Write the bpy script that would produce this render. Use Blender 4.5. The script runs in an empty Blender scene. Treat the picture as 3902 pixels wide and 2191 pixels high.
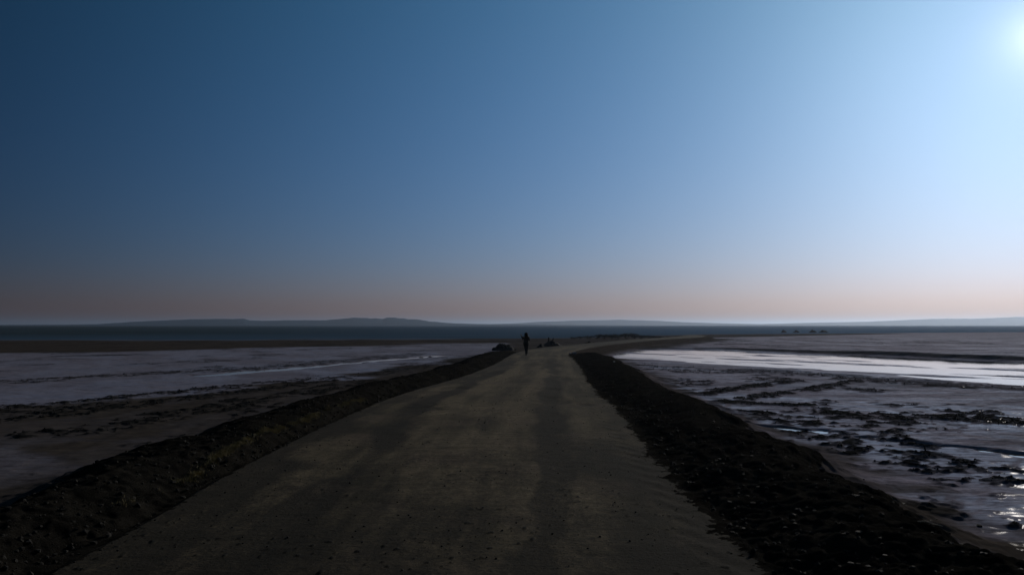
import bpy, bmesh, math, random
import numpy as np
from mathutils import Vector, Matrix
random.seed(7); rng = np.random.default_rng(7)
R = math.radians
S = bpy.context.scene
COL = S.collection
CAM_H = 2.2
FLAT = -0.60          # mean level of the mud flats (the road crown is 0)
WATER = -0.640
SUN_AZ, SUN_EL = R(32.68), R(16.43)
SUN = Vector((math.sin(SUN_AZ)*math.cos(SUN_EL), math.cos(SUN_AZ)*math.cos(SUN_EL), math.sin(SUN_EL)))

# ------------------------------------------------------------------ noise
def _h(ix, iy, seed):
    n = (ix.astype(np.int64)*374761393 + iy.astype(np.int64)*668265263 + seed*974634777) & 0xffffffff
    n = ((n ^ (n >> 13))*1274126177) & 0xffffffff
    n = (n ^ (n >> 16)) & 0xffff
    return n.astype(np.float32)/65535.0
def vnoise(x, y, seed=0):
    """smooth value noise, about -1..1"""
    fx, fy = np.floor(x), np.floor(y)
    tx, ty = (x-fx).astype(np.float32), (y-fy).astype(np.float32)
    tx = tx*tx*tx*(tx*(tx*6-15)+10); ty = ty*ty*ty*(ty*(ty*6-15)+10)
    ix, iy = fx.astype(np.int64), fy.astype(np.int64)
    a = _h(ix, iy, seed); b = _h(ix+1, iy, seed); c = _h(ix, iy+1, seed); d = _h(ix+1, iy+1, seed)
    v = a+(b-a)*tx; w = c+(d-c)*tx
    return (v+(w-v)*ty)*2-1
def fbm(x, y, lam, octs=4, seed=0, gain=.5, rot=.6):
    r = 0; a = 1; t = 0
    for i in range(octs):
        c, s = math.cos(rot*(i+1)), math.sin(rot*(i+1))
        r = r + a*vnoise((x*c-y*s)/lam, (x*s+y*c)/lam, seed+i*17); t += a
        lam *= .5; a *= gain
    return r/t
def sstep(a, b, v):
    t = np.clip((v-a)/(b-a), 0, 1); return t*t*(3-2*t)

# ------------------------------------------------------------------ plan of the place (metres, x right, y ahead)
def chaikin(P, n=2):
    P = [tuple(map(float, p)) for p in P]
    for _ in range(n):
        Q = [P[0]]
        for a, b in zip(P, P[1:]):
            Q += [(a[0]*.75+b[0]*.25, a[1]*.75+b[1]*.25), (a[0]*.25+b[0]*.75, a[1]*.25+b[1]*.75)]
        P = Q+[P[-1]]
    return P
LEFT = chaikin([(-4.1, -30), (-4.1, 7), (-4.05, 9.5), (-4.2, 12.3), (-4.15, 14.7), (-4.1, 19), (-3.6, 26.5), (-2.3, 34), (-1.35, 42),
        (-.5, 54), (.2, 66), (1.3, 74), (3, 81), (5.6, 89.6), (9.4, 101), (13.5, 113), (17.8, 126), (24.7, 142), (31, 157), (35.5, 172), (38, 180)])
RIGHT = chaikin([(2.2, -30), (2.2, 7), (2.14, 9), (2.25, 10.5), (2.22, 12.9), (2.57, 17.8), (2.72, 23), (2.75, 30), (3.5, 42.2), (3.9, 53),
        (4.1, 62), (5.0, 69), (7.4, 80), (10, 89.6), (13.7, 101), (19.3, 117), (26.5, 134), (34, 149), (38.5, 165), (40, 178)])
POOL = chaikin([(7.6, 76), (9.3, 82), (11.8, 88), (14.2, 95.6), (23, 94), (28.3, 83.4), (33, 76), (36, 68), (39, 63.5), (46, 55), (52, 44),
        (47, 34), (38, 30), (31, 33), (24, 39), (22.4, 43), (21.4, 49), (19.2, 53), (16.4, 58.6), (12, 65.3), (9.2, 70.5), (7.6, 76)], 1)
BANK = [(13, 99), (18, 98.5), (24.5, 97), (30, 86), (35, 78.5), (38.3, 70.5), (41.5, 66), (49, 57), (56, 46)]
def seg_dist(px, py, P):
    best = np.full(px.shape, 1e9, np.float32)
    for (ax, ay), (bx, by) in zip(P, P[1:]):
        dx, dy = bx-ax, by-ay; L = dx*dx+dy*dy+1e-12
        t = np.clip(((px-ax)*dx+(py-ay)*dy)/L, 0, 1)
        best = np.minimum(best, (px-ax-t*dx)**2+(py-ay-t*dy)**2)
    return np.sqrt(best)
def inside(px, py, P):
    r = np.zeros(px.shape, bool)
    for (ax, ay), (bx, by) in zip(P, P[1:]+[P[0]]):
        if ay == by: continue
        r ^= ((ay > py) != (by > py)) & (px < (bx-ax)*(py-ay)/(by-ay)+ax)
    return r
def band(px, py, P, w):
    return 1-sstep(w*.35, w, seg_dist(px, py, P)+.35*w*vnoise(px*1.1/w, py*1.1/w, 91))
RP = LEFT+RIGHT[::-1]

def terrain(x, y):
    """height and masks for arrays of points"""
    n = len(x); r = np.hypot(x, y)
    dL = np.full(n, 500., np.float32); dR = dL.copy(); ins = np.zeros(n, bool)
    m = (r < 300) & (y > -40)
    xm, ym = x[m], y[m]
    dL[m] = seg_dist(xm, ym, LEFT); dR[m] = seg_dist(xm, ym, RIGHT); ins[m] = inside(xm, ym, RP)
    d = np.where(ins, -np.minimum(dL, dR), np.minimum(dL, dR)); leftside = dL < dR
    cell = np.clip(r*.003, .012, None)            # how fine the mesh is here
    def fade(lam): return 1-sstep(lam*.25, lam*.7, cell)
    # --- flats
    n1 = fbm(x, y, 9, 3, 3); n2 = fbm(x, y, 1.9, 4, 11); n3 = fbm(x*.8, y, .42, 3, 23)
    st = fbm(x*.92+y*.39, (y*.92-x*.39)*.24, 1.1, 3, 31)   # long streaks that lie across the view
    near = 1-sstep(150, 320, r)
    z = FLAT + near*(.022*n1+.016*n2+.012*n3*fade(.3)+.010*st)
    clod = np.zeros(n, np.float32); wet = np.zeros(n, np.float32); brown = np.zeros(n, np.float32); scrub = np.zeros(n, np.float32)
    right = ~leftside
    # clod bands left by wheels and diggers
    cb = np.zeros(n, np.float32)
    for P, w, a in (
        ([(9.6, 27.2), (10.3, 26.2), (12.5, 25.6), (14.8, 24.2), (20, 22.3)], 1.5, 1.),
        ([(6.9, 24.6), (8.2, 23.8), (9.5, 22.2)], .7, .6),
        ([(15.2, 51.5), (16.5, 48.5), (19.5, 42), (22.4, 36.5), (27, 29)], 2.6, .9),
        ([(7.2, 33.5), (9.5, 36.6), (12, 39.5), (14.2, 42)], .8, .95),
        ([(6.3, 28), (8.2, 30.9), (11, 34.5), (13.9, 37.5), (17.2, 42)], .7, .95),
        ([(7.6, 30.4), (8.6, 29.8), (10.2, 29.2)], .9, 1.),
        ([(6.4, 27.3), (7.6, 26.8)], 1.2, 1.),
        ([(6.0, 12.9), (6.5, 12.4)], .45, .9), ([(6.9, 12.1), (7.5, 11.7)], .5, .8),
        ([(-31, 33), (-25, 41), (-20.7, 49), (-16.7, 53.5), (-13.3, 65), (-9.5, 80)], 2.4, .62),
        ([(-40, 75), (-36.5, 77)], 2.2, 1.),
        ([(-15, 24), (-11.5, 34), (-8.5, 46), (-5.5, 60), (-3.4, 72)], 1.3, .6),
        ([(-12, 21), (-9.6, 30), (-7.2, 42)], 1.5, .6),
        ([(-17.6, 26), (-13.6, 35.5), (-10.4, 43)], 1.2, .6)):
        cb = np.maximum(cb, a*band(x, y, P, w))
    lump = fbm(x, y, .42, 3, 41); lump2 = fbm(x, y, .17, 2, 47)
    clump = sstep(.10, .45, fbm(x, y*.6, 3.2, 3, 53)+.16*(right & (d < 9)))    # scattered patches
    sparse = np.where(right, .45, .42)*clump*near
    near_v = 1-sstep(3.2, 5.8, d+.8*vnoise(x/1.1, y/1.1, 61))
    act = np.clip(np.maximum(cb, np.maximum(sparse, .38*near_v)), 0, 1)
    lm = sstep(.22, .62, lump*.8+lump2*.45+act*.62-.1)*sstep(.05, .5, act)
    clod = lm*fade(.35)+act*.45*(1-fade(.35))
    z += (.058*lm*(.6+.5*lump2)*fade(.35)+.02*act)*near*(d > 1)
    clod = np.maximum(clod, .75*sstep(.08, .34, lump*.8+lump2*.45+act*.62-.1)*sstep(.05, .5, act))
    # wet film and drier brown zones
    xb = np.interp(y, [5, 18, 28, 30.5, 34, 39, 42, 59, 85], [-60, -30, -17.2, -16, -13.8, -11.6, -9.6, -5.8, -1.])
    xw = x+1.6*vnoise(x/4, y/4, 71)+.5*vnoise(x/.9, y/.9, 72)
    brownL = leftside & (d > 0)
    zoneL = sstep(-.8, .8, xw-xb)*(.93+.07*sstep(-.1, .25, fbm(x*2.2, y*.5, 2.2, 3, 73)))
    zoneL = zoneL*(1-.5*np.exp(-((x+11)/3)**2-((y-17)/3.)**2)*sstep(-.3, .2, fbm(x, y, 2., 3, 74)))
    yf = np.interp(x, [-90, -43, -24, 0, 20, 30], [60, 84, 116, 128, 150, 165])
    farb = sstep(-6, 6, y+9*vnoise(x/22, y/10, 75)-yf)*np.where(leftside, 1, 0)*(1-sstep(3, 9, np.degrees(np.arctan2(x, y))))
    az = np.degrees(np.arctan2(x, y))
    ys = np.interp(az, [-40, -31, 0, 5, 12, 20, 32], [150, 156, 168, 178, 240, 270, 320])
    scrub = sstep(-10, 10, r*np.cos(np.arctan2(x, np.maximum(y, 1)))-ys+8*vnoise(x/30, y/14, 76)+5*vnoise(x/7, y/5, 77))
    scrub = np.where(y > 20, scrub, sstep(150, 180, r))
    brown = np.where(brownL, np.maximum(zoneL, farb), .9*(1-sstep(3., 6.5, d+1.5*n2))*(y > 62)*(y < 170))
    brown = np.clip(brown+.8*(right & (y < 62))*(1-sstep(3.8, 5.2, d+.9*vnoise(x/.8, y/.8, 78)))+.35*(right & (d < 30))*sstep(.0, .5, fbm(x, y, 6, 3, 79)), 0, 1)*(1-scrub)
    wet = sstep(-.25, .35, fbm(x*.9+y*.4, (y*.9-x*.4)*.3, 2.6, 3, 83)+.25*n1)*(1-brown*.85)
    # pool, puddles, trench
    pm = (x > 2) & (x < 64) & (y > 22) & (y < 108)
    sd = np.full(n, -9., np.float32)
    xp, yp = x[pm], y[pm]
    sd[pm] = seg_dist(xp, yp, POOL+[POOL[0]])*np.where(inside(xp, yp, POOL), 1, -1)
    ux, uy = .53, -.85                            # the pool's long way
    al = x*ux+y*uy; ac = x*uy*-1+y*ux
    isl = fbm(al*.12, ac*.55, 1., 4, 97, .6, 0.12)
    sdw = sd+.5*vnoise(al/3, ac/.8, 98)+.25*n2
    isl = isl+.16*(1-sstep(.5, 6, sdw))*(ac > np.interp(al, [-60, 0], [65, 65]))
    poolz = WATER+.075*(isl-.195)
    pw = sstep(-1.2, .6, sdw)
    z = z*(1-pw)+poolz*pw
    clod *= 1-pw; brown *= 1-pw; wet = np.maximum(wet, pw*.6)
    shore = sstep(-6, -1, sdw)*(1-pw)
    clod *= 1-.6*shore
    # dark strip and low bank on the far side of the pool
    bk = np.zeros(n, np.float32); bd = seg_dist(xp, yp, BANK); bk[pm] = 1-sstep(.4, 2.6, bd+.5*vnoise(xp/1.2, yp/1.2, 99))
    grow = sstep(16, 40, x)
    z += bk*(.08+.22*grow)*(1+.3*n2)*(1-pw)
    clod = np.maximum(clod, .75*sstep(0, .5, bk)*(1-pw))
    # long puddle in the left flats
    pl = band(x, y, [(-17, 47), (-13.5, 57), (-11, 65.3), (-8.2, 72), (-6.4, 76.6)], 1.1)
    z -= pl*.075; clod *= 1-pl; brown *= 1-.8*pl
    # flooded wheel rut on the right
    tr = band(x, y, [(4.6, 25.2), (6.6, 23.6), (8.5, 21.9), (9.5, 20.2), (10.3, 19.0), (12, 17.2), (14, 15.6)], .46)
    tr *= sstep(-.42, -.12, vnoise(x/.9, y/.9, 101)+.25*vnoise(x/.3, y/.3, 102))
    z = z*(1-tr)+(WATER-.05)*tr; clod *= 1-tr
    # tyre arcs and paired wheel tracks pressed in the right flats
    trk = np.zeros(n, np.float32)
    for P in ([(4.8, 46), (6.6, 40), (9.4, 36.5), (13, 35)], [(5.9, 47.5), (7.5, 42), (10.4, 38.6), (14, 37.2)],
              [(5.9, 11.6), (7.0, 13.1), (8.6, 15.6), (10.8, 18)], [(7.2, 11.2), (8.3, 12.6), (9.9, 15.), (12, 17.3)],
              [(-7.2, 15), (-9, 24), (-8.2, 36)], [(-9.2, 15), (-10.8, 24), (-9.8, 35)]):
        dd = seg_dist(x, y, P)
        trk += -.008*(1-sstep(.05, .30, dd))+.004*np.exp(-((dd-.36)/.12)**2)
    z += trk*(d > 2)
    # --- embankment: shoulder, dug-up verge of black mud, road
    wob = .28*vnoise(x/1.7, y/1.7, 111)+.12*vnoise(x/.5, y/.5, 112)+.05*vnoise(x/.17, y/.17, 113)
    dw = d+wob*sstep(0, .5, d)
    bl = np.interp(dw, [-1, 0, .12, .26, .42, .75, 1.15, 1.5, 2.2, 3.2, 4.6], [0, 0, -.05, -.05, .03, .15, .22, .19, 0, -.35, FLAT])
    br = np.interp(dw, [-1, 0, .3, .8, 1.5, 1.95, 2.4, 3.2, 4.4], [0, 0, .01, .10, .20, .19, .04, -.3, FLAT])
    pl_ = np.where(leftside, np.interp(dw, [-1, 0, .6, 1.6, 3, 4.4], [0, 0, -.03, -.15, -.42, FLAT]), np.interp(dw, [-1, 0, .4, 1.4, 2.6], [0, 0, -.05, -.42, FLAT]))
    k = np.where(leftside, 1-sstep(60, 78, y), 1-sstep(61, 67, y))
    prof = np.where(leftside, bl, br)*k+pl_*(1-k)
    wflat = sstep(2.6, 4.6, dw)*k+np.where(leftside, sstep(2.6, 4.6, dw), sstep(1.4, 2.8, dw))*(1-k)
    vg = k*sstep(.0, .35, dw)*(1-sstep(2.6, 4.2, dw))+.25*(1-k)*sstep(.3, 1.2, d)*(1-sstep(2, 4, d))
    chunk = .42*fbm(x, y, 1.1, 3, 121)+.30*fbm(x, y, .34, 3, 127)+.20*vnoise(x/.12, y/.12, 131)*fade(.12)+.16*vnoise(x/.06, y/.06, 133)*fade(.06)
    crown = .03*sstep(-.2, -2, d)
    # wheel tracks and hollows in the road
    xl = np.interp(y, [0, 22, 26, 32, 42, 66, 89, 126], [-2.4, -2.45, -2.2, -1.6, -.5, 1.4, 6.8, 20]); xr = np.interp(y, [0, 8, 12, 20, 27, 42, 66, 89, 126], [.15, .3, .6, 1.0, 1.25, 2.0, 3.3, 8.7, 22])
    wl = .75+.35*fbm(x, y, 3.4, 2, 141); 
    tl = np.exp(-((x-xl+.25*vnoise(x*.2, y/3, 142))/(.46*wl))**2); t2 = np.exp(-((x-xr+.2*vnoise(x*.2, y/2.4, 143))/(.36*wl+.08))**2)
    t3 = np.exp(-((x-.5*(xl+xr)-.2)/.28)**2)*.35
    patch = .35+.65*sstep(-.6, .1, fbm(x, y*.45, 1.5, 3, 145))
    dark = np.clip(np.maximum(np.maximum(tl*.95, t2)*patch, t3*patch)*(.45+.55*sstep(70, 30, y)), 0, 1)
    Lx = np.interp(y, [p[1] for p in LEFT], [p[0] for p in LEFT]); Rx = np.interp(y, [p[1] for p in RIGHT], [p[0] for p in RIGHT])
    uu = (x-Lx)/np.maximum(Rx-Lx, 1)*6.3
    rut = np.clip(.5+.75*fbm(uu*1.0, y*.075+7, .7, 4, 171, .62, .0)+.35*fbm(x, y*.7, 1.7, 4, 173), 0, 1)
    dark = np.maximum(dark, np.maximum(.85*sstep(68, 105, y), .42*sstep(22, 8, y)))  # near stretch darkened: lens falloff painted into the road colour
    dark = np.clip(dark*1.7+.5*dark*fbm(x, y*.6, .6, 4, 175), 0, 1)
    dark = np.clip(dark+.30*sstep(26, 10, y)*(1.3*fbm(x*1.2, y*.45, .9, 5, 177, .65)), 0, 1)
    dark = np.clip(dark+leftside*.75*sstep(-1.15, -.15, d+.5*vnoise(x/1.1, y/1.1, 181))+(~leftside)*.45*sstep(-.5, -.05, d+.3*vnoise(x/.5, y/.5, 183)), 0, 1)
    hol = np.zeros(n, np.float32)
    for hx, hy, a, b in ((-1.9, 29, .62, .75), (-2.35, 22, .75, 1.2), (1.25, 28.4, .5, .7), (1.2, 24, .7, 1.7), (2.0, 23.2, .35, .5), (-.9, 52, .4, 2.5), (1.9, 50, .4, 3.), (-.9, 38, .5, 2.2), (2.1, 34, .35, 1.4)):
        hol = np.maximum(hol, 1-sstep(.3, 1.25, np.hypot((x-hx)/a, (y-hy)/b)+.35*vnoise(x/.35, y/.35, 151)))
    rz = crown-.018*np.maximum(tl, t2)-.03*hol+.008*fbm(x, y, 1.3, 3, 155)+.004*fbm(x, y, .25, 2, 157)*fade(.2)
    ripple = .006*np.maximum(0, 1-np.abs(x-np.interp(y, [10, 30], [1.95, 2.3]))/.22)*np.sin(y*9+x*14)*(y < 22)
    small = .022*sstep(.78, .9, vnoise(x/.07, y/.07, 161))*fade(.09)*sstep(.0, .5, vnoise(x/1.2, y/1.2, 162)+.2+sstep(-.7, 0, d))
    rz = rz+ripple+small*.5
    zr = np.where(d < 0, rz, 0)
    zz = np.where(d <= 0, zr, prof*(1-wflat)+z*wflat+vg*.135*chunk*np.where(leftside, .85, 1.))
    zz = np.where(d > 12, z, zz)
    clod = np.clip(clod*wflat*(1-.55*(right & (d < 4.6))), 0, 1); brown = np.clip(np.maximum(brown, (1-wflat)*(d > 0)), 0, 1)
    wet = wet*wflat*near; salt_light = np.where(leftside, .42, 1.)*near+(1-near)*sstep(-28, 26, az)  # left flats less salty and darker: lens falloff painted in; far term paints airlight
    dark = np.clip(np.maximum(dark, hol*.7)+.5*sstep(30, 9, y)*sstep(-.3, .5, fbm(x, y*.5, 2.3, 4, 147)), 0, 1)  # extra dark patches close by also paint the lens falloff
    return zz.astype(np.float32), d, leftside, k, vg, clod, wet, brown, scrub, dark, small > .012, dw, salt_light, rut

# ------------------------------------------------------------------ materials
def new_mat(name):
    m = bpy.data.materials.new(name); m.use_nodes = True
    nt = m.node_tree; b = nt.nodes['Principled BSDF']
    return m, nt, b
def N(nt, t, **kw):
    n = nt.nodes.new(t)
    for k, v in kw.items():
        if k == 'ins':
            for a, b in v.items(): n.inputs[a].default_value = b
        else: setattr(n, k, v)
    return n
def ramp(nt, src, a, b, ca=(0, 0, 0, 1), cb=(1, 1, 1, 1)):
    n = N(nt, 'ShaderNodeValToRGB'); e = n.color_ramp.elements
    e[0].position = a; e[0].color = ca; e[1].position = b; e[1].color = cb
    nt.links.new(src, n.inputs[0]); return n.outputs[0]
def noise(nt, vec, scale, det=4, rough=.55):
    n = N(nt, 'ShaderNodeTexNoise', ins={'Scale': scale, 'Detail': det, 'Roughness': rough}); nt.links.new(vec, n.inputs['Vector']); return n.outputs[0]
def mix(nt, f, a, b, mode='MIX'):
    n = N(nt, 'ShaderNodeMix', data_type='RGBA', blend_type=mode)
    for s, v in ((n.inputs[0], f), (n.inputs[6], a), (n.inputs[7], b)):
        if hasattr(v, 'links'): nt.links.new(v, s)
        else: s.default_value = v
    return n.outputs[2]
def math_(nt, op, a, b=0.0, clamp=False):
    n = N(nt, 'ShaderNodeMath', operation=op, use_clamp=clamp)
    for s, v in ((n.inputs[0], a), (n.inputs[1], b)):
        if hasattr(v, 'links'): nt.links.new(v, s)
        else: s.default_value = v
    return n.outputs[0]
def attr(nt, name): return N(nt, 'ShaderNodeAttribute', attribute_name=name).outputs['Fac']
def bump(nt, b, h, dist, strength=1.):
    n = N(nt, 'ShaderNodeBump', ins={'Distance': dist, 'Strength': strength}); nt.links.new(h, n.inputs['Height']); nt.links.new(n.outputs[0], b.inputs['Normal'])
def rgb(r, g, b): return (r, g, b, 1)

def mat_ground():
    m, nt, b = new_mat('salt_mud'); L = nt.links
    pos = N(nt, 'ShaderNodeNewGeometry').outputs['Position']
    clod, wet, brown, scrub = [attr(nt, s) for s in ('clod', 'wet', 'brown', 'scrub')]
    nz = noise(nt, pos, .35, 6); nf = noise(nt, pos, 9, 5, .65); ng = noise(nt, pos, 2.2, 5)
    base = mix(nt, ramp(nt, nz, .3, .7), rgb(.095, .105, .135), rgb(.155, .17, .215))
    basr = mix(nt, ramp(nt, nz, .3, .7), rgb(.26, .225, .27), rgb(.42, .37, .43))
    base = mix(nt, attr(nt, 'salt_light'), base, basr)
    base = mix(nt, ramp(nt, nf, .35, .75), base, rgb(.15, .135, .17))
    ms = N(nt, 'ShaderNodeMapping', ins={'Rotation': (0, 0, R(24)), 'Scale': (.8, 2.4, 1)}); L.new(pos, ms.inputs[0])
    fine = noise(nt, ms.outputs[0], 2.1, 9, .74)
    base = mix(nt, math_(nt, 'MULTIPLY', wet, math_(nt, 'MULTIPLY', attr(nt, 'salt_light'), .5)), base, rgb(.29, .29, .37))
    base = mix(nt, math_(nt, 'MULTIPLY', ramp(nt, fine, .49, .60), .66), base, rgb(.060, .053, .062))
    br = mix(nt, ramp(nt, ng, .3, .7), rgb(.032, .0265, .022), rgb(.066, .054, .044))
    base = mix(nt, math_(nt, 'MULTIPLY', brown, .97), base, br)
    base = mix(nt, math_(nt, 'MULTIPLY', clod, 1.1, True), base, rgb(.017, .0165, .016))
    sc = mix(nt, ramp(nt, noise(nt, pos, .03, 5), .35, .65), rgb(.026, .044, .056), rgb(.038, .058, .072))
    sc = mix(nt, attr(nt, 'salt_light'), sc, rgb(.075, .14, .235))  # blue of the distant air painted into the plain, stronger towards the sun
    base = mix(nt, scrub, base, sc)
    # dull mud under a patchy film of brine that mirrors the low sky
    dull = math_(nt, 'MAXIMUM', clod, math_(nt, 'MAXIMUM', scrub, math_(nt, 'MULTIPLY', brown, .9)))
    mp = N(nt, 'ShaderNodeMapping', ins={'Rotation': (0, 0, R(24)), 'Scale': (.35, 1.25, 1)}); L.new(pos, mp.inputs[0])
    film = ramp(nt, noise(nt, mp.outputs[0], .9, 6, .62), .36, .68)
    film = math_(nt, 'ADD', math_(nt, 'MULTIPLY', film, .24), math_(nt, 'MULTIPLY', wet, .17))
    film = math_(nt, 'MULTIPLY', film, math_(nt, 'SUBTRACT', 1.05, math_(nt, 'MULTIPLY', nf, .7), True))
    film = math_(nt, 'MULTIPLY', film, math_(nt, 'SUBTRACT', 1., dull, True), True)
    sy = N(nt, 'ShaderNodeSeparateXYZ'); L.new(pos, sy.inputs[0])   # the crust next to the road has dried
    film = math_(nt, 'MULTIPLY', film, ramp(nt, math_(nt, 'DIVIDE', sy.outputs[1], 100.), .12, .25, (.18, .18, .18, 1), (1, 1, 1, 1)))
    film = math_(nt, 'MULTIPLY', film, ramp(nt, fine, .46, .60, (1, 1, 1, 1), (.15, .15, .15, 1)))
    sn = N(nt, 'ShaderNodeSeparateXYZ'); L.new(N(nt, 'ShaderNodeNewGeometry').outputs['Normal'], sn.inputs[0])   # brine only lies on level ground
    film = math_(nt, 'MULTIPLY', film, ramp(nt, math_(nt, 'MULTIPLY', math_(nt, 'SUBTRACT', 1., sn.outputs[2]), 100), .03, .3, (1, 1, 1, 1), (0, 0, 0, 1)))
    h = math_(nt, 'ADD', math_(nt, 'MULTIPLY', noise(nt, pos, 14, 5, .7), .6), math_(nt, 'MULTIPLY', noise(nt, pos, 70, 3, .6), .25))
    bp = N(nt, 'ShaderNodeBump', ins={'Distance': .03, 'Strength': .5}); L.new(h, bp.inputs['Height'])
    bp2 = N(nt, 'ShaderNodeBump', ins={'Distance': .02, 'Strength': .07}); L.new(h, bp2.inputs['Height'])
    df = N(nt, 'ShaderNodeBsdfDiffuse', ins={'Roughness': .1}); L.new(base, df.inputs['Color']); L.new(bp.outputs[0], df.inputs['Normal'])
    gs = N(nt, 'ShaderNodeBsdfAnisotropic', distribution='BECKMANN', ins={'Roughness': .16}); gs.inputs['Color'].default_value = rgb(.95, .95, 1.)
    L.new(bp2.outputs[0], gs.inputs['Normal'])
    fr = N(nt, 'ShaderNodeFresnel', ins={'IOR': 1.4}); L.new(bp2.outputs[0], fr.inputs['Normal'])
    mx = N(nt, 'ShaderNodeMixShader'); L.new(math_(nt, 'MULTIPLY', fr.outputs[0], film, True), mx.inputs[0]); L.new(df.outputs[0], mx.inputs[1]); L.new(gs.outputs[0], mx.inputs[2])
    L.new(mx.outputs[0], nt.nodes['Material Output'].inputs['Surface']); nt.nodes.remove(b)
    return m
def mat_verge():
    m, nt, b = new_mat('dug_black_mud'); L = nt.links
    pos = N(nt, 'ShaderNodeNewGeometry').outputs['Position']
    c = mix(nt, ramp(nt, noise(nt, pos, 2.5, 6, .65), .38, .7), rgb(.008, .0074, .0064), rgb(.024, .0215, .018))
    c = mix(nt, ramp(nt, noise(nt, pos, 26, 4, .7), .62, .74), c, rgb(.040, .037, .032))
    L.new(c, b.inputs['Base Color']); b.inputs['Roughness'].default_value = 1.; b.inputs['Specular IOR Level'].default_value = 0
    bump(nt, b, noise(nt, pos, 32, 6, .75), .05, .9)
    return m
def mat_road():
    m, nt, b = new_mat('packed_earth'); L = nt.links
    pos = N(nt, 'ShaderNodeNewGeometry').outputs['Position']
    mp = N(nt, 'ShaderNodeMapping', ins={'Scale': (1.6, .12, 1)}); L.new(pos, mp.inputs[0]); lng = mp.outputs[0]
    mp2 = N(nt, 'ShaderNodeMapping', ins={'Scale': (.35, 1.2, 1)}); L.new(pos, mp2.inputs[0]); wide = mp2.outputs[0]
    c = mix(nt, ramp(nt, attr(nt, 'rut'), .2, .8), rgb(.036, .031, .020), rgb(.150, .118, .076))
    c = mix(nt, ramp(nt, noise(nt, wide, 2.6, 6, .6), .5, .75), c, rgb(.074, .062, .038))
    c = mix(nt, ramp(nt, noise(nt, pos, .5, 3), .5, .8), c, rgb(.115, .084, .062))
    rg = N(nt, 'ShaderNodeMapping', ins={'Scale': (1.3, .38, 1)}); L.new(pos, rg.inputs[0])
    dk = attr(nt, 'dark')
    grit = ramp(nt, noise(nt, pos, 15, 6, .75), .34, .66)
    rag = math_(nt, 'ADD', math_(nt, 'MULTIPLY', math_(nt, 'SUBTRACT', noise(nt, rg.outputs[0], 2.6, 9, .8), .5), 1.5), math_(nt, 'MULTIPLY', math_(nt, 'SUBTRACT', grit, .5), .35))
    f = math_(nt, 'MULTIPLY', math_(nt, 'SUBTRACT', math_(nt, 'ADD', dk, rag), .28), 1.5, True)
    f = math_(nt, 'MULTIPLY', f, .88)
    c = mix(nt, ramp(nt, noise(nt, pos, 6, 6, .75), .42, .62), mix(nt, .45, c, rgb(.022, .020, .018)), c)
    c = mix(nt, f, c, rgb(.020, .018, .015))
    sp = ramp(nt, noise(nt, pos, 22, 5, .7), .54, .64)
    c = mix(nt, math_(nt, 'MULTIPLY', sp, math_(nt, 'ADD', .28, math_(nt, 'MULTIPLY', dk, .7))), c, rgb(.015, .015, .014))
    c = mix(nt, attr(nt, 'crumb'), c, rgb(.014, .014, .013))
    L.new(c, b.inputs['Base Color']); b.inputs['Roughness'].default_value = 1.; b.inputs['Specular IOR Level'].default_value = .02
    h = math_(nt, 'ADD', noise(nt, pos, 22, 6, .7), math_(nt, 'MULTIPLY', noise(nt, wide, 5, 4), .8))
    bump(nt, b, h, .022, .6)
    return m
def mat_plain(name, c1, c2, scale=8, rough=.85, spec=.2, bd=.01):
    m, nt, b = new_mat(name)
    pos = N(nt, 'ShaderNodeTexCoord').outputs['Object']
    nz = noise(nt, pos, scale, 5, .6)
    nt.links.new(mix(nt, ramp(nt, nz, .3, .7), rgb(*c1), rgb(*c2)), b.inputs['Base Color'])
    b.inputs['Roughness'].default_value = rough; b.inputs['Specular IOR Level'].default_value = spec
    if bd: bump(nt, b, noise(nt, pos, scale*3, 5, .65), bd)
    return m
def mat_water():
    m, nt, b = new_mat('shallow_water')
    pos = N(nt, 'ShaderNodeNewGeometry').outputs['Position']
    b.inputs['Base Color'].default_value = rgb(.06, .055, .05); b.inputs['Roughness'].default_value = .03
    b.inputs['IOR'].default_value = 1.33; b.inputs['Specular IOR Level'].default_value = .5
    bump(nt, b, noise(nt, pos, 3.5, 3), .004, .5)
    return m

# ------------------------------------------------------------------ build the ground sheet
def mesh_obj(name, verts, faces, mat, attrs=None, smooth=True, parent=None):
    me = bpy.data.meshes.new(name)
    verts = np.asarray(verts, np.float32); faces = np.asarray(faces, np.int32)
    me.vertices.add(len(verts)); me.vertices.foreach_set('co', verts.ravel())
    k = faces.shape[1]
    me.loops.add(faces.size); me.loops.foreach_set('vertex_index', faces.ravel())
    me.polygons.add(len(faces)); me.polygons.foreach_set('loop_start', np.arange(0, faces.size, k, dtype=np.int32))
    me.update(calc_edges=True)
    me.polygons.foreach_set('use_smooth', np.full(len(faces), smooth))
    for a, v in (attrs or {}).items():
        at = me.attributes.new(a, 'FLOAT', 'POINT'); at.data.foreach_set('value', np.asarray(v, np.float32))
    me.materials.append(mat); me.validate()
    o = bpy.data.objects.new(name, me); COL.objects.link(o)
    if parent: o.parent = parent
    return o
def geo(a, b, q):
    n = int(math.log(b/a)/math.log(1+q)); return a*(b/a)**(np.arange(n)/n)
radii = np.concatenate([[.02], geo(.4, 6, .03), geo(6, 90, .0033), geo(90, 380, .006), geo(380, 42000, .03), [42000]])
ang = np.concatenate([np.arange(-180, -40, 2.), np.arange(-40, 40, .078), np.arange(40, 180, 2.)])
ang = np.radians(ang)
A, Q = np.meshgrid(ang, radii)
X = (np.sin(A)*Q).ravel().astype(np.float64); Y = (np.cos(A)*Q).ravel().astype(np.float64)
Z, D, LS, K, VG, CL, WE, BR, SC, DK, SM, DW, SA, RU = terrain(X, Y)
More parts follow.
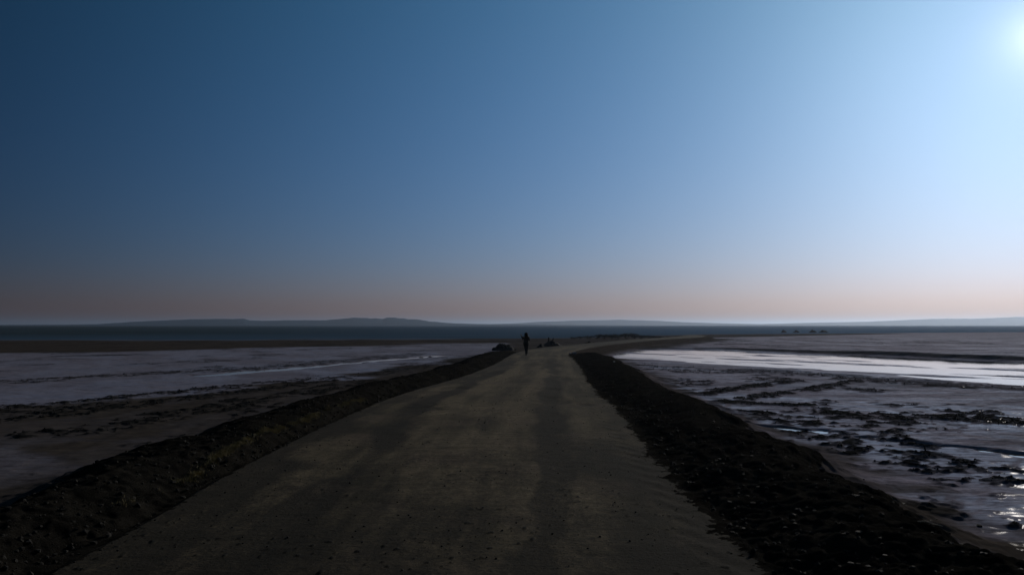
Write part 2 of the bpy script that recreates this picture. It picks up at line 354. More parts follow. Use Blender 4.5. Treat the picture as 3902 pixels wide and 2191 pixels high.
na, nr = len(ang), len(radii)
I = np.arange(nr*na, dtype=np.int32).reshape(nr, na)
a0 = I[:-1]; b0 = np.roll(I, -1, 1)[:-1]; c0 = np.roll(I, -1, 1)[1:]; d0 = I[1:]
F = np.stack([a0, d0, c0, b0], -1).reshape(-1, 4)
fd = D[F].mean(1); fdw = DW[F].mean(1); fk = K[F].mean(1); fl = LS[F].mean(1) > .5
crest = np.where(fl, 2.6, 2.9)
fx, fy = X[F[:, 0]], Y[F[:, 0]]
is_road = fd+.07*vnoise(fx/1.3, fy/1.3, 201)+.06*vnoise(fx/.26, fy/.26, 202)+.09*vnoise(fx/.08, fy/.08, 203)+.05*vnoise(fx/.035, fy/.035, 204) < 0
is_verge = (~is_road) & (fk > .5) & (fdw < crest) & (fd < 6)
V = np.stack([X, Y, Z], -1)
def sub(name, mask, mat, attrs):
    f = F[mask]; u, inv = np.unique(f, return_inverse=True)
    return mesh_obj(name, V[u], inv.reshape(f.shape), mat, {k: v[u] for k, v in attrs.items()})
o = sub('ground', ~(is_road | is_verge), mat_ground(), dict(clod=CL, wet=WE, brown=BR, scrub=SC, salt_light=SA)); o['kind'] = 'structure'
o = sub('road', is_road, mat_road(), dict(rut=RU, dark=DK, crumb=SM.astype(np.float32))); o['kind'] = 'structure'
o = sub('verge', is_verge, mat_verge(), {}); o['kind'] = 'structure'
def ground_z(x, y):
    return float(terrain(np.array([float(x)]), np.array([float(y)]))[0][0])
wx = [-90, -40, 0, 40, 90]; wy = [8, 40, 75, 112]
wv = [(a, b, WATER) for b in wy for a in wx]
wf = [(j*5+i, j*5+i+1, (j+1)*5+i+1, (j+1)*5+i) for j in range(3) for i in range(4)]
o = mesh_obj('water', wv, wf, mat_water()); o['kind'] = 'structure'

# ------------------------------------------------------------------ hills (heights in pixels of a 3902-wide view above the flat horizon, by azimuth)
FPX = 835*3.8105
def hill_range(prof, dist, depth, seed, mat, rough):
    xs = np.array([p[0] for p in prof], float); hs = np.array([p[1] for p in prof], float)
    azs = np.arctan((xs-1951)/FPX)
    aa = np.linspace(azs[0], azs[-1], 900); ht = np.interp(aa, azs, hs)
    rr = np.linspace(0, 1, 40); verts = []
    AA, RR = np.meshgrid(aa, rr)
    env = np.sin(np.pi*RR)**.8
    D_ = dist+(RR-.5)*depth
    X_ = D_*np.tan(AA)*1.0; Y_ = D_+0*AA
    nz = fbm(X_/dist*60, Y_/dist*60, 1, 5, seed)
    H = (np.interp(AA, azs, hs)/FPX*dist)*(1+rough*nz)*env
    Zz = H-1.5
    n = len(aa); Ii = np.arange(n*40).reshape(40, n)
    f = np.stack([Ii[:-1, :-1], Ii[:-1, 1:], Ii[1:, 1:], Ii[1:, :-1]], -1).reshape(-1, 4)
    o = mesh_obj('hills', np.stack([X_, Y_, Zz], -1).reshape(-1, 3), f, mat); o['kind'] = 'structure'
hm = mat_plain('hazed_rock', (.02, .05, .08), (.04, .075, .11), .01, 1., 0, 0)  # blue of the haze is mixed into the rock colour
hill_range([(-700, 2), (0, 3), (250, 4), (370, 6), (500, 14), (650, 21), (720, 24), (930, 26), (950, 20), (1000, 19), (1150, 21), (1240, 21), (1310, 27), (1345, 30), (1400, 28), (1412, 27), (1430, 29),
            (1458, 26), (1475, 31), (1500, 31), (1520, 28), (1538, 28), (1553, 25), (1580, 24), (1596, 23), (1640, 16), (1700, 11), (1800, 7), (1950, 5), (2300, 2), (2600, 0)], 3500, 1200, 5, hm, .10)
hill_range([(1700, 0), (1950, 7), (2050, 13), (2200, 18), (2360, 21), (2500, 17), (2600, 12), (2750, 8), (2900, 5), (3050, 9), (3200, 12), (3300, 14), (3450, 20), (3550, 24), (3700, 25), (3850, 30), (3950, 32), (4300, 38), (4800, 20)],
           6000, 1800, 9, hm, .08)

# ------------------------------------------------------------------ helpers for things
def thing(name, label, cat, loc, rz=0, group=None):
    o = bpy.data.objects.new(name, None); COL.objects.link(o); o.location = loc; o.rotation_euler[2] = rz
    o.empty_display_size = .2; tag(o, label, cat, group); return o
def tag(o, label, cat, group=None, kind=None):
    o['label'] = label; o['category'] = cat
    if group: o['group'] = group
    if kind: o['kind'] = kind
    return o
def bm_obj(name, bm, mat, parent=None, loc=None, smooth=True):
    me = bpy.data.meshes.new(name); bm.to_mesh(me); bm.free(); me.materials.append(mat)
    for p in me.polygons: p.use_smooth = smooth
    o = bpy.data.objects.new(name, me); COL.objects.link(o)
    if parent: o.parent = parent
    if loc: o.location = loc
    return o
def loft(bm, rings, seg=14, cap=True):
    """rings: (x, y, z, rx, ry) ellipses stacked mostly along z"""
    prev = None; first = None
    for (x, y, z, rx, ry) in rings:
        v = [bm.verts.new((x+rx*math.cos(2*math.pi*i/seg), y+ry*math.sin(2*math.pi*i/seg), z)) for i in range(seg)]
        if prev:
            for i in range(seg): bm.faces.new((prev[i], prev[(i+1) % seg], v[(i+1) % seg], v[i]))
        else: first = v
        prev = v
    if cap:
        bm.faces.new(first[::-1]); bm.faces.new(prev)
def tube(bm, pts, rads, seg=10):
    prev = None
    for i, p in enumerate(pts):
        p = Vector(p); a = Vector(pts[max(i-1, 0)]); b = Vector(pts[min(i+1, len(pts)-1)]); t = (b-a).normalized()
        u = t.cross(Vector((0, 0, 1)) if abs(t.z) < .9 else Vector((0, 1, 0))).normalized(); w = t.cross(u)
        v = [bm.verts.new(p+(u*math.cos(2*math.pi*k/seg)+w*math.sin(2*math.pi*k/seg))*rads[i]) for k in range(seg)]
        if prev:
            for k in range(seg): bm.faces.new((prev[k], prev[(k+1) % seg], v[(k+1) % seg], v[k]))
        else: bm.faces.new(v[::-1])
        prev = v
    bm.faces.new(prev)
def jitter(bm, amp, lam, seed):
    bm.normal_update()
    for v in bm.verts:
        c = v.co
        n = float(fbm(np.array([c.x+c.z*1.7+seed]), np.array([c.y-c.z*1.3]), lam, 3, seed)[0])
        v.co = c+v.normal*amp*n

# ------------------------------------------------------------------ the person walking on the road
skin = mat_plain('skin', (.20, .12, .09), (.26, .16, .12), 5, .6, .3, 0)
hairm = mat_plain('dark_hair', (.010, .008, .006), (.02, .015, .011), 30, .75, .1, .004)
topm = mat_plain('dark_knit', (.018, .018, .016), (.03, .028, .024), 25, .9, .2, .003)
trm = mat_plain('black_cloth', (.010, .010, .012), (.018, .017, .018), 25, .9, .2, .002)
shoem = mat_plain('grey_shoe', (.05, .05, .055), (.09, .09, .09), 12, .7, .3, 0)
PX, PY = 1.02, 60.6
PER = thing('person', 'person with long hair and dark clothes standing on the dirt road, one hand raised', 'person', (PX, PY, ground_z(PX, PY)), R(4))
def body():
    J = {}; E = []
    def j(n, co, r, par=None):
        J[n] = (co, r)
        if par: E.append((par, n))
    j('pelvis', (0, 0, .90), (.13, .10)); j('belly', (0, .0, 1.03), (.115, .09), 'pelvis'); j('chest', (0, -.005, 1.2), (.135, .10), 'belly')
    j('upper', (0, -.005, 1.31), (.12, .08), 'chest'); j('neck', (0, .0, 1.40), (.05, .05), 'upper'); j('jaw', (0, .01, 1.46), (.06, .065), 'neck')
    j('skull', (0, .005, 1.54), (.075, .09), 'jaw'); j('crown', (0, 0, 1.60), (.05, .06), 'skull')
    for s, el, wr in ((-1, (-.20, .14, 1.17), (-.275, .20, 1.385)), (1, (.205, .08, 1.12), (.165, .23, 1.30))):
        t = 'l' if s < 0 else 'r'
        j('sh'+t, (s*.155, 0, 1.32), (.055, .05), 'upper'); j('el'+t, el, (.038, .038), 'sh'+t); j('wr'+t, wr, (.026, .024), 'el'+t)
        d = (Vector(wr)-Vector(el)).normalized(); up = d; side = Vector((1, 0, 0)); 
        palm = Vector(wr)+up*.05; j('pa'+t, tuple(palm), (.03, .016), 'wr'+t)
        for q, (o_, l) in enumerate(((-.032, .065), (-.011, .078), (.011, .072), (.031, .055))):
            k1 = palm+up*.045+side*o_; k2 = k1+up*l*.55+Vector((0, .012, 0)); k3 = k2+up*l*.4+Vector((0, .02, -.004))
            j(f'f{t}{q}a', tuple(k1), (.0095, .0095), 'pa'+t); j(f'f{t}{q}b', tuple(k2), (.0085, .0085), f'f{t}{q}a'); j(f'f{t}{q}c', tuple(k3), (.0075, .0075), f'f{t}{q}b')
        th = Vector(wr)+up*.02-side*s*.035; th2 = th+up*.04-side*s*.025
        j('ta'+t, tuple(th), (.011, .011), 'wr'+t); j('tb'+t, tuple(th2), (.009, .009), 'ta'+t)
        j('hip'+t, (s*.085, 0, .84), (.095, .10), 'pelvis'); j('kn'+t, (s*.045+.012, .025*s, .48), (.055, .06), 'hip'+t)
        j('an'+t, (s*.03+.022, -.03+.06*s, .09), (.034, .04), 'kn'+t); j('to'+t, (s*.035+.022, .09+.06*s, .035), (.03, .022), 'an'+t)
    names = list(J); me = bpy.data.meshes.new('body')
    me.from_pydata([J[n][0] for n in names], [(names.index(a), names.index(b)) for a, b in E], [])
    o = bpy.data.objects.new('tmp', me); COL.objects.link(o)
    md = o.modifiers.new('s', 'SKIN'); md.use_smooth_shade = True
    for i, n in enumerate(names):
        sv = me.skin_vertices[0].data[i]; sv.radius = J[n][1]; sv.use_root = (n == 'pelvis')
    o.modifiers.new('d', 'SUBSURF').render_levels = 2; o.modifiers['d'].levels = 2
    dg = bpy.context.evaluated_depsgraph_get(); dg.update()
    m2 = bpy.data.meshes.new_from_object(o.evaluated_get(dg)); bpy.data.objects.remove(o)
    # a face: brow, nose, lips, eye hollows pushed out of the same surface
    for v in m2.vertices:
        x, y, z = v.co
        if z > 1.42 and y > .03:
            v.co.y += .022*math.exp(-(x/.012)**2-((z-1.51)/.018)**2)+.008*math.exp(-(x/.025)**2-((z-1.475)/.008)**2) \
                - .010*math.exp(-((abs(x)-.032)/.014)**2-((z-1.535)/.012)**2)
    m2.materials.clear(); m2.materials.append(skin)
    b = bpy.data.objects.new('body', m2); COL.objects.link(b); b.parent = PER
    return J
J = body()
bm = bmesh.new()          # jacket: hem to collar
loft(bm, [(0, 0, .79, .185, .135), (0, 0, .84, .192, .14), (0, 0, .92, .178, .13), (0, 0, 1.03, .150, .112), (0, 0, 1.15, .152, .118), (0, -.003, 1.27, .165, .115), (0, -.004, 1.34, .155, .10), (0, -.002, 1.385, .085, .075), (0, 0, 1.41, .06, .062)], 20)
jitter(bm, .012, .16, 3)
bm_obj('jacket', bm, topm, PER)
for t in 'lr':
    bm = bmesh.new(); s, e, w = (Vector(J[k+t][0]) for k in ('sh', 'el', 'wr'))
    tube(bm, [s+(s-e)*.1, s.lerp(e, .3), s.lerp(e, .7), e, e.lerp(w, .35), e.lerp(w, .75), e.lerp(w, .96)], [.066, .062, .054, .053, .05, .043, .042])
    jitter(bm, .008, .1, 5); bm_obj('sleeve', bm, topm, PER)
bm = bmesh.new()
loft(bm, [(0, 0, .76, .165, .12), (0, 0, .86, .165, .122), (0, 0, .95, .14, .11)], 16)
for t in 'lr':
    h, k_, a = (Vector(J[q+t][0]) for q in ('hip', 'kn', 'an'))
    loft(bm, [(a.x, a.y, a.z, .046, .05), (a.lerp(k_, .35).x, a.lerp(k_, .35).y, .22, .054, .058), (a.lerp(k_, .7).x, a.lerp(k_, .7).y, .36, .066, .068), (k_.x, k_.y, k_.z, .07, .074),
              (k_.lerp(h, .5).x, k_.lerp(h, .5).y, .66, .088, .092), (h.x, h.y, .80, .1, .11), (h.x*.9, 0, .87, .095, .11)], 14)
jitter(bm, .006, .12, 9); bm_obj('trousers', bm, trm, PER)
for t in 'lr':
    a, q = Vector(J['an'+t][0]), Vector(J['to'+t][0]); bm = bmesh.new()
    tube(bm, [(a.x, a.y-.045, .045), (a.x, a.y, .055), (a.x, a.y+.07, .045), (q.x, q.y+.01, .036), (q.x, q.y+.045, .028)], [.034, .046, .042, .04, .024])
    for v in bm.verts: v.co.z = max(v.co.z, .004)
    bm_obj('shoe', bm, shoem, PER)
bm = bmesh.new()
loft(bm, [(.02, -.10, 1.12, .075, .02), (.025, -.10, 1.16, .12, .035), (.025, -.085, 1.23, .135, .05), (.02, -.06, 1.31, .132, .065), (.012, -.035, 1.40, .122, .085), (.004, -.02, 1.48, .112, .095), (0, -.012, 1.55, .108, .103), (0, -.008, 1.60, .095, .092), (0, -.004, 1.635, .06, .06), (0, -.004, 1.648, .02, .02)], 26)
bmesh.ops.subdivide_edges(bm, edges=bm.edges[:], cuts=1, use_grid_fill=True)
for v in bm.verts:
    c = v.co; a = math.atan2(c.y, c.x); v.co += Vector((c.x, c.y+.04, 0)).normalized()*.012*math.sin(a*17+c.z*9)*min(1, (1.65-c.z)*4)
jitter(bm, .02, .07, 13); bm_obj('hair', bm, hairm, PER)

PER.scale = (1.12, 1.05, 1.0)
# ------------------------------------------------------------------ heaps beside the bend
heapm = mat_plain('heap_earth', (.009, .010, .010), (.022, .022, .022), 6, .9, .1, .03)
slabm = mat_plain('weathered_slab', (.06, .055, .055), (.13, .12, .12), 4, .85, .2, .01)
def heap_mesh(prof, halfd, seed, rough=.12, nx=64, ny=26):
    xs = [p[0] for p in prof]; hs = [p[1] for p in prof]; X0, X1 = xs[0], xs[-1]
    gx = np.linspace(X0, X1, nx); gy = np.linspace(-1, 1, ny); GX, GY = np.meshgrid(gx, gy)
    H = np.interp(GX, xs, hs)*np.clip(1-np.abs(GY)**1.7, 0, 1)
    mod = 1+rough*2.2*fbm(GX+seed, GY*halfd, .6, 3, seed)+rough*1.2*fbm(GX, GY*halfd+seed, .2, 2, seed+5)
    Zg = H*mod-.06
    v = np.stack([GX+.06*fbm(GX, GY, .3, 2, seed+8), GY*halfd, Zg], -1).reshape(-1, 3)
    Ii = np.arange(nx*ny).reshape(ny, nx); f = np.stack([Ii[:-1, :-1], Ii[:-1, 1:], Ii[1:, 1:], Ii[1:, :-1]], -1).reshape(-1, 4)
    return v, f
def rock(bm, c, sx, sy, sz, seed, rot=(0, 0, 0)):
    g = bmesh.ops.create_icosphere(bm, subdivisions=2, radius=1)['verts']
    r_ = random.Random(seed); M = Matrix.Rotation(rot[0], 4, 'X') @ Matrix.Rotation(rot[1], 4, 'Y') @ Matrix.Rotation(rot[2], 4, 'Z')
    for v in g:
        q = v.co.copy(); q *= 1+r_.uniform(-.16, .16); v.co = Vector(c)+M @ Vector((q.x*sx, q.y*sy, q.z*sz))
def heap(label, x, y, prof, halfd, seed, rocks=(), slabs=(), group=None, rz=0, cat='heap', rough=.12, z=None):
    t = thing('mud_heap', label, cat, (x, y, (ground_z(x, y) if z is None else z)-.03), rz, group)
    v, f = heap_mesh(prof, halfd, seed, rough); mesh_obj('mound', v, f, heapm, smooth=False, parent=t)
    for i, (c, s, rt) in enumerate(rocks):
        bm = bmesh.new(); rock(bm, c, *s, seed+i, rt); bm_obj('boulder', bm, heapm, t, smooth=False)
    for i, (c, s, rt) in enumerate(slabs):
        bm = bmesh.new(); rock(bm, c, *s, seed+50+i, rt); bm_obj('pale_slab', bm, slabm, t, smooth=False)
    return t
heap('largest dark mud heap with a pale streak, left of the walking person', -.95, 92,
     [(-1.45, 0), (-1.15, .2), (-.95, .22), (-.85, .5), (-.62, .72), (-.3, .84), (0, .88), (.25, .78), (.6, .6), (.95, .42), (1.25, .16), (1.4, 0)], 1.1, 21,
     rocks=[((-.95, -.55, .18), (.3, .3, .2), (0, 0, .3)), ((1.35, -.4, .08), (.16, .14, .12), (0, 0, 1)), ((-.25, -.4, .5), (.42, .4, .3), (.2, .3, .5))],
     slabs=[((.42, -.66, .33), (.07, .05, .26), (0, -.5, 0)), ((.62, -.75, .17), (.11, .06, .05), (0, .2, .3)), ((.15, -.3, .74), (.22, .1, .04), (0, .35, .2))])
heap('low dark mud heap in front of the two short posts', 3.35, 97,
     [(-.85, 0), (-.55, .26), (-.2, .58), (.05, .76), (.25, .56), (.5, .25), (.8, 0)], .7, 33,
     slabs=[((.62, -.3, .10), (.16, .09, .07), (0, .2, .3)), ((.86, -.1, .05), (.12, .06, .04), (0, -.2, 1))])
heap('broad mud heap with the two short posts standing on it', 5.15, 110,
     [(-1.5, 0), (-1.1, .22), (-.6, .5), (-.3, .8), (0, .74), (.3, .86), (.7, .6), (1.1, .33), (1.6, .1), (1.9, 0)], 1.1, 37,
     slabs=[((.18, -.85, .28), (.07, .05, .06), (0, .2, .3)), ((-1.0, -.9, .16), (.06, .05, .05), (0, .2, .3))])
postm = mat_plain('weathered_wood', (.018, .015, .013), (.04, .034, .028), 15, .9, .1, .01)
for dx, h, w, lab in ((-.34, .72, .12, 'taller thicker dark stump standing on the broad mud heap'), (.24, .64, .08, 'thinner dark post standing on the broad mud heap')):
    bm = bmesh.new(); tube(bm, [(0, 0, -.3), (.01, 0, .2), (0, .01, h*.7), (.02, 0, h), (.025, 0, h+.04)], [w, w*.95, w*.85, w*.9, w*.5], 9)
    jitter(bm, .02, .15, 4)
    o = bm_obj('post', bm, postm, None, (5.15+dx, 109.9, ground_z(5.15, 110)+.4)); tag(o, lab, 'post', 'posts on the mud heap')
k_ = 0
for x, y, w, h, lab in ((1.45, 90, .75, .16, 'low mud clod on the flat just right of the walking person'), (8.0, 107, .9, .22, 'small low mud heap right of the two posts'), (10.6, 112, 1.3, .3, 'lumpy low mud heap by the road beyond the posts'),
               (-7.5, 73, 1.1, .2, 'low clod patch beside the bright puddle left of the road')):
    heap(lab, x, y, [(-w, 0), (-w*.6, h*.5), (-w*.25, h), (0, h*.6), (w*.3, h*.95), (w*.7, h*.4), (w, 0)], .45, 61+k_, group='small mud heaps by the bend', rough=.3); k_ += 1
for x, y, w, h, lab in ((98.5, 303, 1.1, 1.0, 'leftmost of the far dark heaps on the right horizon flats'), (103.0, 303, 1.4, .8, 'middle far dark heap on the right flats'), (109.0, 303, 1.7, 1.0, 'third and peaked far dark heap on the right flats'),
                        (113.2, 304, 2.1, .8, 'rightmost and longest of the far dark heaps')):
    heap(lab, x, y, [(-w, 0), (-w*.5, h*.6), (-w*.1, h), (w*.3, h*.75), (w*.6, h*.6), (w, 0)], 1.4, 81+k_, group='far heaps on the right flats', rough=.25, z=FLAT); k_ += 1

# ------------------------------------------------------------------ shrubs along the far bank left of the road's end
leafm = mat_plain('saltbush_leaf', (.012, .022, .020), (.03, .045, .036), 3, .9, .1, 0)
stemm = mat_plain('saltbush_stem', (.03, .024, .018), (.05, .04, .03), 9, .9, .1, 0)
def shrub_parts(seed):
    r_ = random.Random(seed); bm = bmesh.new(); st = bmesh.new()
    for i in range(9):
        a = r_.uniform(0, 6.28); q = r_.uniform(.2, .75); tip = Vector((math.cos(a)*q, math.sin(a)*q*.8, r_.uniform(.28, .6)))
        tube(st, [(0, 0, -.05), tip*.5+Vector((0, 0, .05)), tip], [.03, .02, .008], 5)
        for _ in range(70):
            p = tip+Vector((r_.gauss(0, .16), r_.gauss(0, .16), r_.gauss(0, .09))); p.z = max(p.z, .02)
            u = Vector((r_.gauss(0, 1), r_.gauss(0, 1), r_.gauss(0, 1))).normalized()*.055; w = u.cross(Vector((r_.gauss(0, 1), r_.gauss(0, 1), .5))).normalized()*.04
            bm.faces.new([bm.verts.new(c) for c in (p-u, p+w, p+u, p-w)])
    return bm, st
protos = []
for s in range(3):
    bm, st = shrub_parts(s+3); a = bm_obj('foliage', bm, leafm, smooth=False); b = bm_obj('stem', st, stemm); protos.append((a, b))
spots = [(12.4, 168, 1.0, .5), (14.0, 170, 1.3, .6), (15.6, 171, 1.4, .8), (17.2, 170, 1.5, 1.1), (18.8, 171, 1.6, 1.2), (20.2, 169, 1.6, 1.25), (21.8, 171, 1.7, 1.2), (23.3, 170, 1.8, 1.5), (24.9, 170, 1.8, 1.4), (26.4, 171, 1.7, 1.0), (28.0, 170, 1.6, .9), (29.5, 170, 1.5, .7), (31, 169, 1.4, .6)]
words = ['first and lowest', 'second', 'third', 'fourth', 'fifth', 'sixth', 'seventh', 'eighth and tallest', 'ninth', 'tenth', 'eleventh', 'twelfth', 'last']
used = set()
for i, ((x, y, w, h), wd) in enumerate(zip(spots, words)):
    t = thing('shrub', wd+' dark shrub from the left in the row before the road end', 'shrub', (x, y, FLAT-.02), i*1.3, 'dark shrubs near the far road bend'); t.scale = (w, w, h)
    for q in protos[i % 3]:
        c = q if i < 3 else q.copy()
        if i >= 3: COL.objects.link(c)
        c.parent = t

# ------------------------------------------------------------------ litter, twig, grass fringe, gravel
salt_light = mat_plain('pale_salt_stone', (.45, .43, .42), (.6, .58, .55), 20, .8, .3, .005)
for x, y, s, lab in ((4.72, 63.6, .17, 'larger pale stone on the tip of the right mud verge'), (4.40, 63.3, .1, 'smaller pale stone at the tip of the right mud verge'),
                     (5.55, 45.5, .06, 'lone pale stone halfway along the right mud verge')):
    bm = bmesh.new(); rock(bm, (0, 0, s*.35), s, s*.7, s*.5, int(x*100)); o = bm_obj('stone', bm, salt_light, None, (x, y, ground_z(x, y)), False); tag(o, lab, 'stone', 'pale stones on the right verge')
bm = bmesh.new(); tube(bm, [(-.11, .03, .05), (-.04, 0, .06), (.03, .015, .035), (.11, -.05, .02)], [.006, .006, .005, .003], 6); tube(bm, [(.0, .01, .045), (.04, .05, .06), (.06, .06, .05)], [.004, .003, .002], 5)
o = bm_obj('twig', bm, mat_plain('bleached_wood', (.2, .17, .14), (.3, .26, .2), 20, .8, .2, 0), None, (4.35, 8.8, ground_z(4.35, 8.8)+.02)); tag(o, 'thin pale dead twig lying on the near right mud verge', 'twig')

def scatter_blades():
    vs, fs = [], []
    n = 26000
    yy = 9.2+(rng.random(n)**1.35)*15
    lx = np.interp(yy, [p[1] for p in LEFT], [p[0] for p in LEFT])
    off = .52+.045*rng.standard_normal(n)+.06*np.sin(yy*.9)
    patchy = vnoise(yy*.8, yy*0, 5)+.5*vnoise(yy*3., yy*0+3, 6)
    keep = (patchy+rng.random(n)*.7 > .12); yy = yy[keep]; lx = lx[keep]; off = off[keep]
    xx = lx-off; zz = terrain(xx, yy)[0]
    for x, y, z in zip(xx, yy, zz):
        h = random.uniform(.02, .05); a = random.uniform(0, 6.28); w = random.uniform(.002, .004); b = len(vs)
        tx, ty = random.gauss(.01, .02), random.gauss(0, .02)
        c, s = math.cos(a)*w, math.sin(a)*w
        vs += [(x-c, y-s, z-.01), (x+c, y+s, z-.01), (x+c*.6+tx*.5, y+s*.6+ty*.5, z+h*.6), (x-c*.6+tx*.5, y-s*.6+ty*.5, z+h*.6), (x+tx, y+ty, z+h), (x+tx+.0005, y+ty, z+h)]
        fs += [(b, b+1, b+2, b+3), (b+3, b+2, b+5, b+4)]
    return vs, fs
vs, fs = scatter_blades()
o = mesh_obj('grass', vs, fs, mat_plain('dry_yellow_grass', (.17, .142, .065), (.25, .205, .095), 2, .8, .2, 0), smooth=False)
tag(o, 'short dry yellowish grass fringe along the left road edge', 'grass', None, 'stuff')

def scatter_clods(name, pts, size, mat, label, cat):
    b = bmesh.new(); bmesh.ops.create_icosphere(b, subdivisions=1, radius=1); b.verts.ensure_lookup_table()
    bv = np.array([v.co[:] for v in b.verts]); bf = np.array([[v.index for v in f.verts] for f in b.faces]); b.free()
    n = len(pts); sc = size(n)
    z = terrain(pts[:, 0], pts[:, 1])[0]
    jit = 1+.28*rng.standard_normal((n, len(bv), 1)).clip(-1.3, 1.3)
    a = rng.random(n)*6.28; ca, sa = np.cos(a), np.sin(a)
    q = bv[None]*jit*np.stack([np.ones(n), .55+.5*rng.random(n), .45+.4*rng.random(n)], -1)[:, None, :]*sc[:, None, None]
    qx = q[..., 0]*ca[:, None]-q[..., 1]*sa[:, None]; qy = q[..., 0]*sa[:, None]+q[..., 1]*ca[:, None]
    vv = np.stack([qx+pts[:, :1], qy+pts[:, 1:2], q[..., 2]+z[:, None]+.25*sc[:, None]], -1).reshape(-1, 3)
    ff = (bf[None]+(np.arange(n)*len(bv))[:, None, None]).reshape(-1, 3)
    o = mesh_obj(name, vv, ff, mat, smooth=False); tag(o, label, cat, None, 'stuff'); return o
# gravel and crumbs on the road
n = 4500
ty = 6.5+(rng.random(n)**1.7)*42; u = rng.random(n)
lx = np.interp(ty, [p[1] for p in LEFT], [p[0] for p in LEFT]); rx = np.interp(ty, [p[1] for p in RIGHT], [p[0] for p in RIGHT])
tx = lx+(rx-lx)*u
kp = (vnoise(tx/.9, ty/1.3, 301)+.9*rng.random(n)+(np.minimum(u, 1-u) < .08)*.8 > .15)
scatter_clods('gravel', np.stack([tx, ty], -1)[kp], lambda m: .003+.014*rng.random(m)**6, mat_plain('dark_crumbs', (.014, .014, .013), (.03, .028, .026), 30, .9, .1, 0), 'small dark crumbs of mud and gravel strewn over the dirt road', 'gravel')
# lumps of mud along both verges and over the clod bands
P = []
for side, E_, s in ((-1, LEFT, 1), (1, RIGHT, 1)):
    n = 7500; ty = 5+(rng.random(n)**1.5)*60; ex = np.interp(ty, [p[1] for p in E_], [p[0] for p in E_]); off = .15+np.abs(rng.standard_normal(n))*1.25
    P.append(np.stack([ex+side*off, ty], -1))
P = np.concatenate(P); P = P[P[:, 1] < 66]
clodm = mat_plain('black_clods', (.011, .010, .009), (.028, .025, .020), 14, .9, .1, .01)
scatter_clods('mud_clods', P, lambda m: .006+.036*rng.random(m)**5, clodm, 'rough black lumps of dug mud heaped along both road edges', 'mud clods')
n = 60000; px = rng.uniform(-30, 30, n); py = 10+rng.random(n)**1.2*55
T = terrain(px, py); kp = (T[1] > 2.8) & (T[5] > .55)
scatter_clods('flat_clods', np.stack([px, py], -1)[kp][:12000], lambda m: .010+.032*rng.random(m)**3, clodm, 'dark broken clods scattered over the wet mud flats', 'mud clods')

# ------------------------------------------------------------------ haze
hz = bpy.data.materials.new('air_haze'); hz.use_nodes = True; nt = hz.node_tree
for n_ in list(nt.nodes):
    if n_.type == 'BSDF_PRINCIPLED': nt.nodes.remove(n_)
pv = nt.nodes.new('ShaderNodeVolumePrincipled'); pv.inputs['Color'].default_value = (.42, .50, .64, 1); pv.inputs['Density'].default_value = 1.3e-4; pv.inputs['Anisotropy'].default_value = .65
nt.links.new(pv.outputs[0], nt.nodes['Material Output'].inputs['Volume'])
bm = bmesh.new(); bmesh.ops.create_cube(bm, size=1)
o = bm_obj('haze', bm, hz, None, None, False); o.scale = (90000, 90000, 86); o.location = (0, 0, -2.5+43); o['kind'] = 'stuff'
o['label'] = 'thin pale blue haze over the far flats and hills'; o['category'] = 'haze'

# ------------------------------------------------------------------ light and sky
w = bpy.data.worlds.new('World'); S.world = w; w.use_nodes = True; nt = w.node_tree; bg = nt.nodes['Background']; L = nt.links
sk = nt.nodes.new('ShaderNodeTexSky'); sk.sky_type = 'NISHITA'; sk.sun_disc = False; sk.sun_elevation = SUN_EL; sk.sun_rotation = SUN_AZ
sk.air_density = 1; sk.dust_density = 1; sk.ozone_density = 1
tc = N(nt, 'ShaderNodeTexCoord').outputs['Generated']
vn = N(nt, 'ShaderNodeVectorMath', operation='NORMALIZE'); L.new(tc, vn.inputs[0])
dt = N(nt, 'ShaderNodeVectorMath', operation='DOT_PRODUCT'); L.new(vn.outputs[0], dt.inputs[0]); dt.inputs[1].default_value = SUN
th = math_(nt, 'ARCCOSINE', math_(nt, 'MINIMUM', dt.outputs['Value'], .999999))
sx = N(nt, 'ShaderNodeSeparateXYZ'); L.new(vn.outputs[0], sx.inputs[0])
el = math_(nt, 'ARCSINE', math_(nt, 'MAXIMUM', sx.outputs[2], 0.))
# tint of the hazy air: log-gain on the clear sky as a smooth function of the angle from the sun and the height above the horizon
CF = [(-1.9514, -1.5539, -0.758), (1.783, 1.6026, 1.2357), (-2.2433, -2.0441, -1.7051), (0.0906, 0.5672, 0.344), (0.2807, 0.0763, 0.0715), (-1.1723, -0.5042, -0.713), (-0.7787, -0.9003, -0.4437), (1.9426, 1.1494, 0.6256), (-0.6893, -0.9792, -1.8844)]
T_ = math_(nt, 'DIVIDE', math_(nt, 'MINIMUM', th, R(72)), R(60)); E_ = math_(nt, 'DIVIDE', math_(nt, 'MINIMUM', el, R(32)), R(30))
X_ = math_(nt, 'EXPONENT', math_(nt, 'DIVIDE', el, -R(2.6))); X2 = math_(nt, 'EXPONENT', math_(nt, 'DIVIDE', el, -R(.8)))
TT = math_(nt, 'MULTIPLY', T_, T_); EE = math_(nt, 'MULTIPLY', E_, E_); TE = math_(nt, 'MULTIPLY', T_, E_); TX = math_(nt, 'MULTIPLY', T_, X_)
acc = None
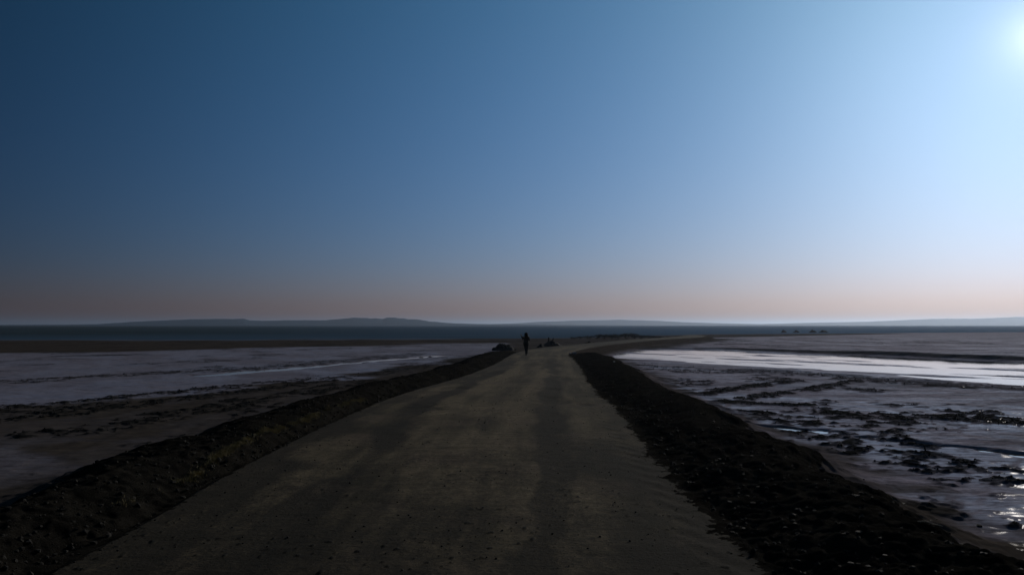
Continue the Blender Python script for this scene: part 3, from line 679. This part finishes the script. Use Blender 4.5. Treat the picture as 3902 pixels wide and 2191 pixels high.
for cf, bs in zip(CF, (None, T_, TT, E_, EE, TE, X_, TX, X2)):
    if bs is None:
        acc = N(nt, 'ShaderNodeCombineXYZ', ins={'X': cf[0], 'Y': cf[1], 'Z': cf[2]}).outputs[0]; continue
    n = N(nt, 'ShaderNodeVectorMath', operation='MULTIPLY_ADD'); n.inputs[1].default_value = cf
    L.new(bs, n.inputs[0]); L.new(acc, n.inputs[2]); acc = n.outputs[0]
sp_ = N(nt, 'ShaderNodeSeparateXYZ'); L.new(acc, sp_.inputs[0]); cb_ = N(nt, 'ShaderNodeCombineXYZ')
for i in range(3): L.new(math_(nt, 'EXPONENT', sp_.outputs[i]), cb_.inputs[i])
c = mix(nt, 1., sk.outputs[0], cb_.outputs[0], 'MULTIPLY')
# bright ring of air close round the sun
g = math_(nt, 'EXPONENT', math_(nt, 'MULTIPLY', math_(nt, 'POWER', math_(nt, 'DIVIDE', th, R(1.3)), 1.0), -1.))
gl = mix(nt, 1., rgb(1., .98, .92), g, 'MULTIPLY')
vs_ = N(nt, 'ShaderNodeVectorMath', operation='SCALE'); L.new(gl, vs_.inputs[0]); vs_.inputs['Scale'].default_value = 8.
c = mix(nt, 1., c, vs_.outputs[0], 'ADD')
for n_ in nt.nodes:
    if n_.type == 'MIX': n_.clamp_result = False; n_.clamp_factor = False
L.new(c, bg.inputs[0])
bg.inputs[1].default_value = 0.10
w.cycles.sampling_method = 'MANUAL'; w.cycles.sample_map_resolution = 1024
sl = bpy.data.lights.new('sun', 'SUN'); sl.energy = 2.7; sl.angle = R(.53); sl.color = (1., .93, .82)
so = bpy.data.objects.new('sun', sl); COL.objects.link(so); so.rotation_euler = SUN.to_track_quat('Z', 'Y').to_euler()

# ------------------------------------------------------------------ camera
cd = bpy.data.cameras.new('camera'); co = bpy.data.objects.new('camera', cd); COL.objects.link(co); S.camera = co
cd.sensor_width = 36; cd.lens = 835*36/1024; cd.clip_end = 120000; cd.clip_start = .1
co.location = (0, 0, CAM_H); co.rotation_euler = (R(90+2.56), 0, 0)
vs = S.view_settings; vs.view_transform = 'Standard'; vs.look = 'None'; vs.gamma = 1; vs.exposure = -.22
S.cycles.max_bounces = 5; S.cycles.volume_bounces = 0; S.cycles.sample_clamp_indirect = 3; S.cycles.sample_clamp_direct = 1.6
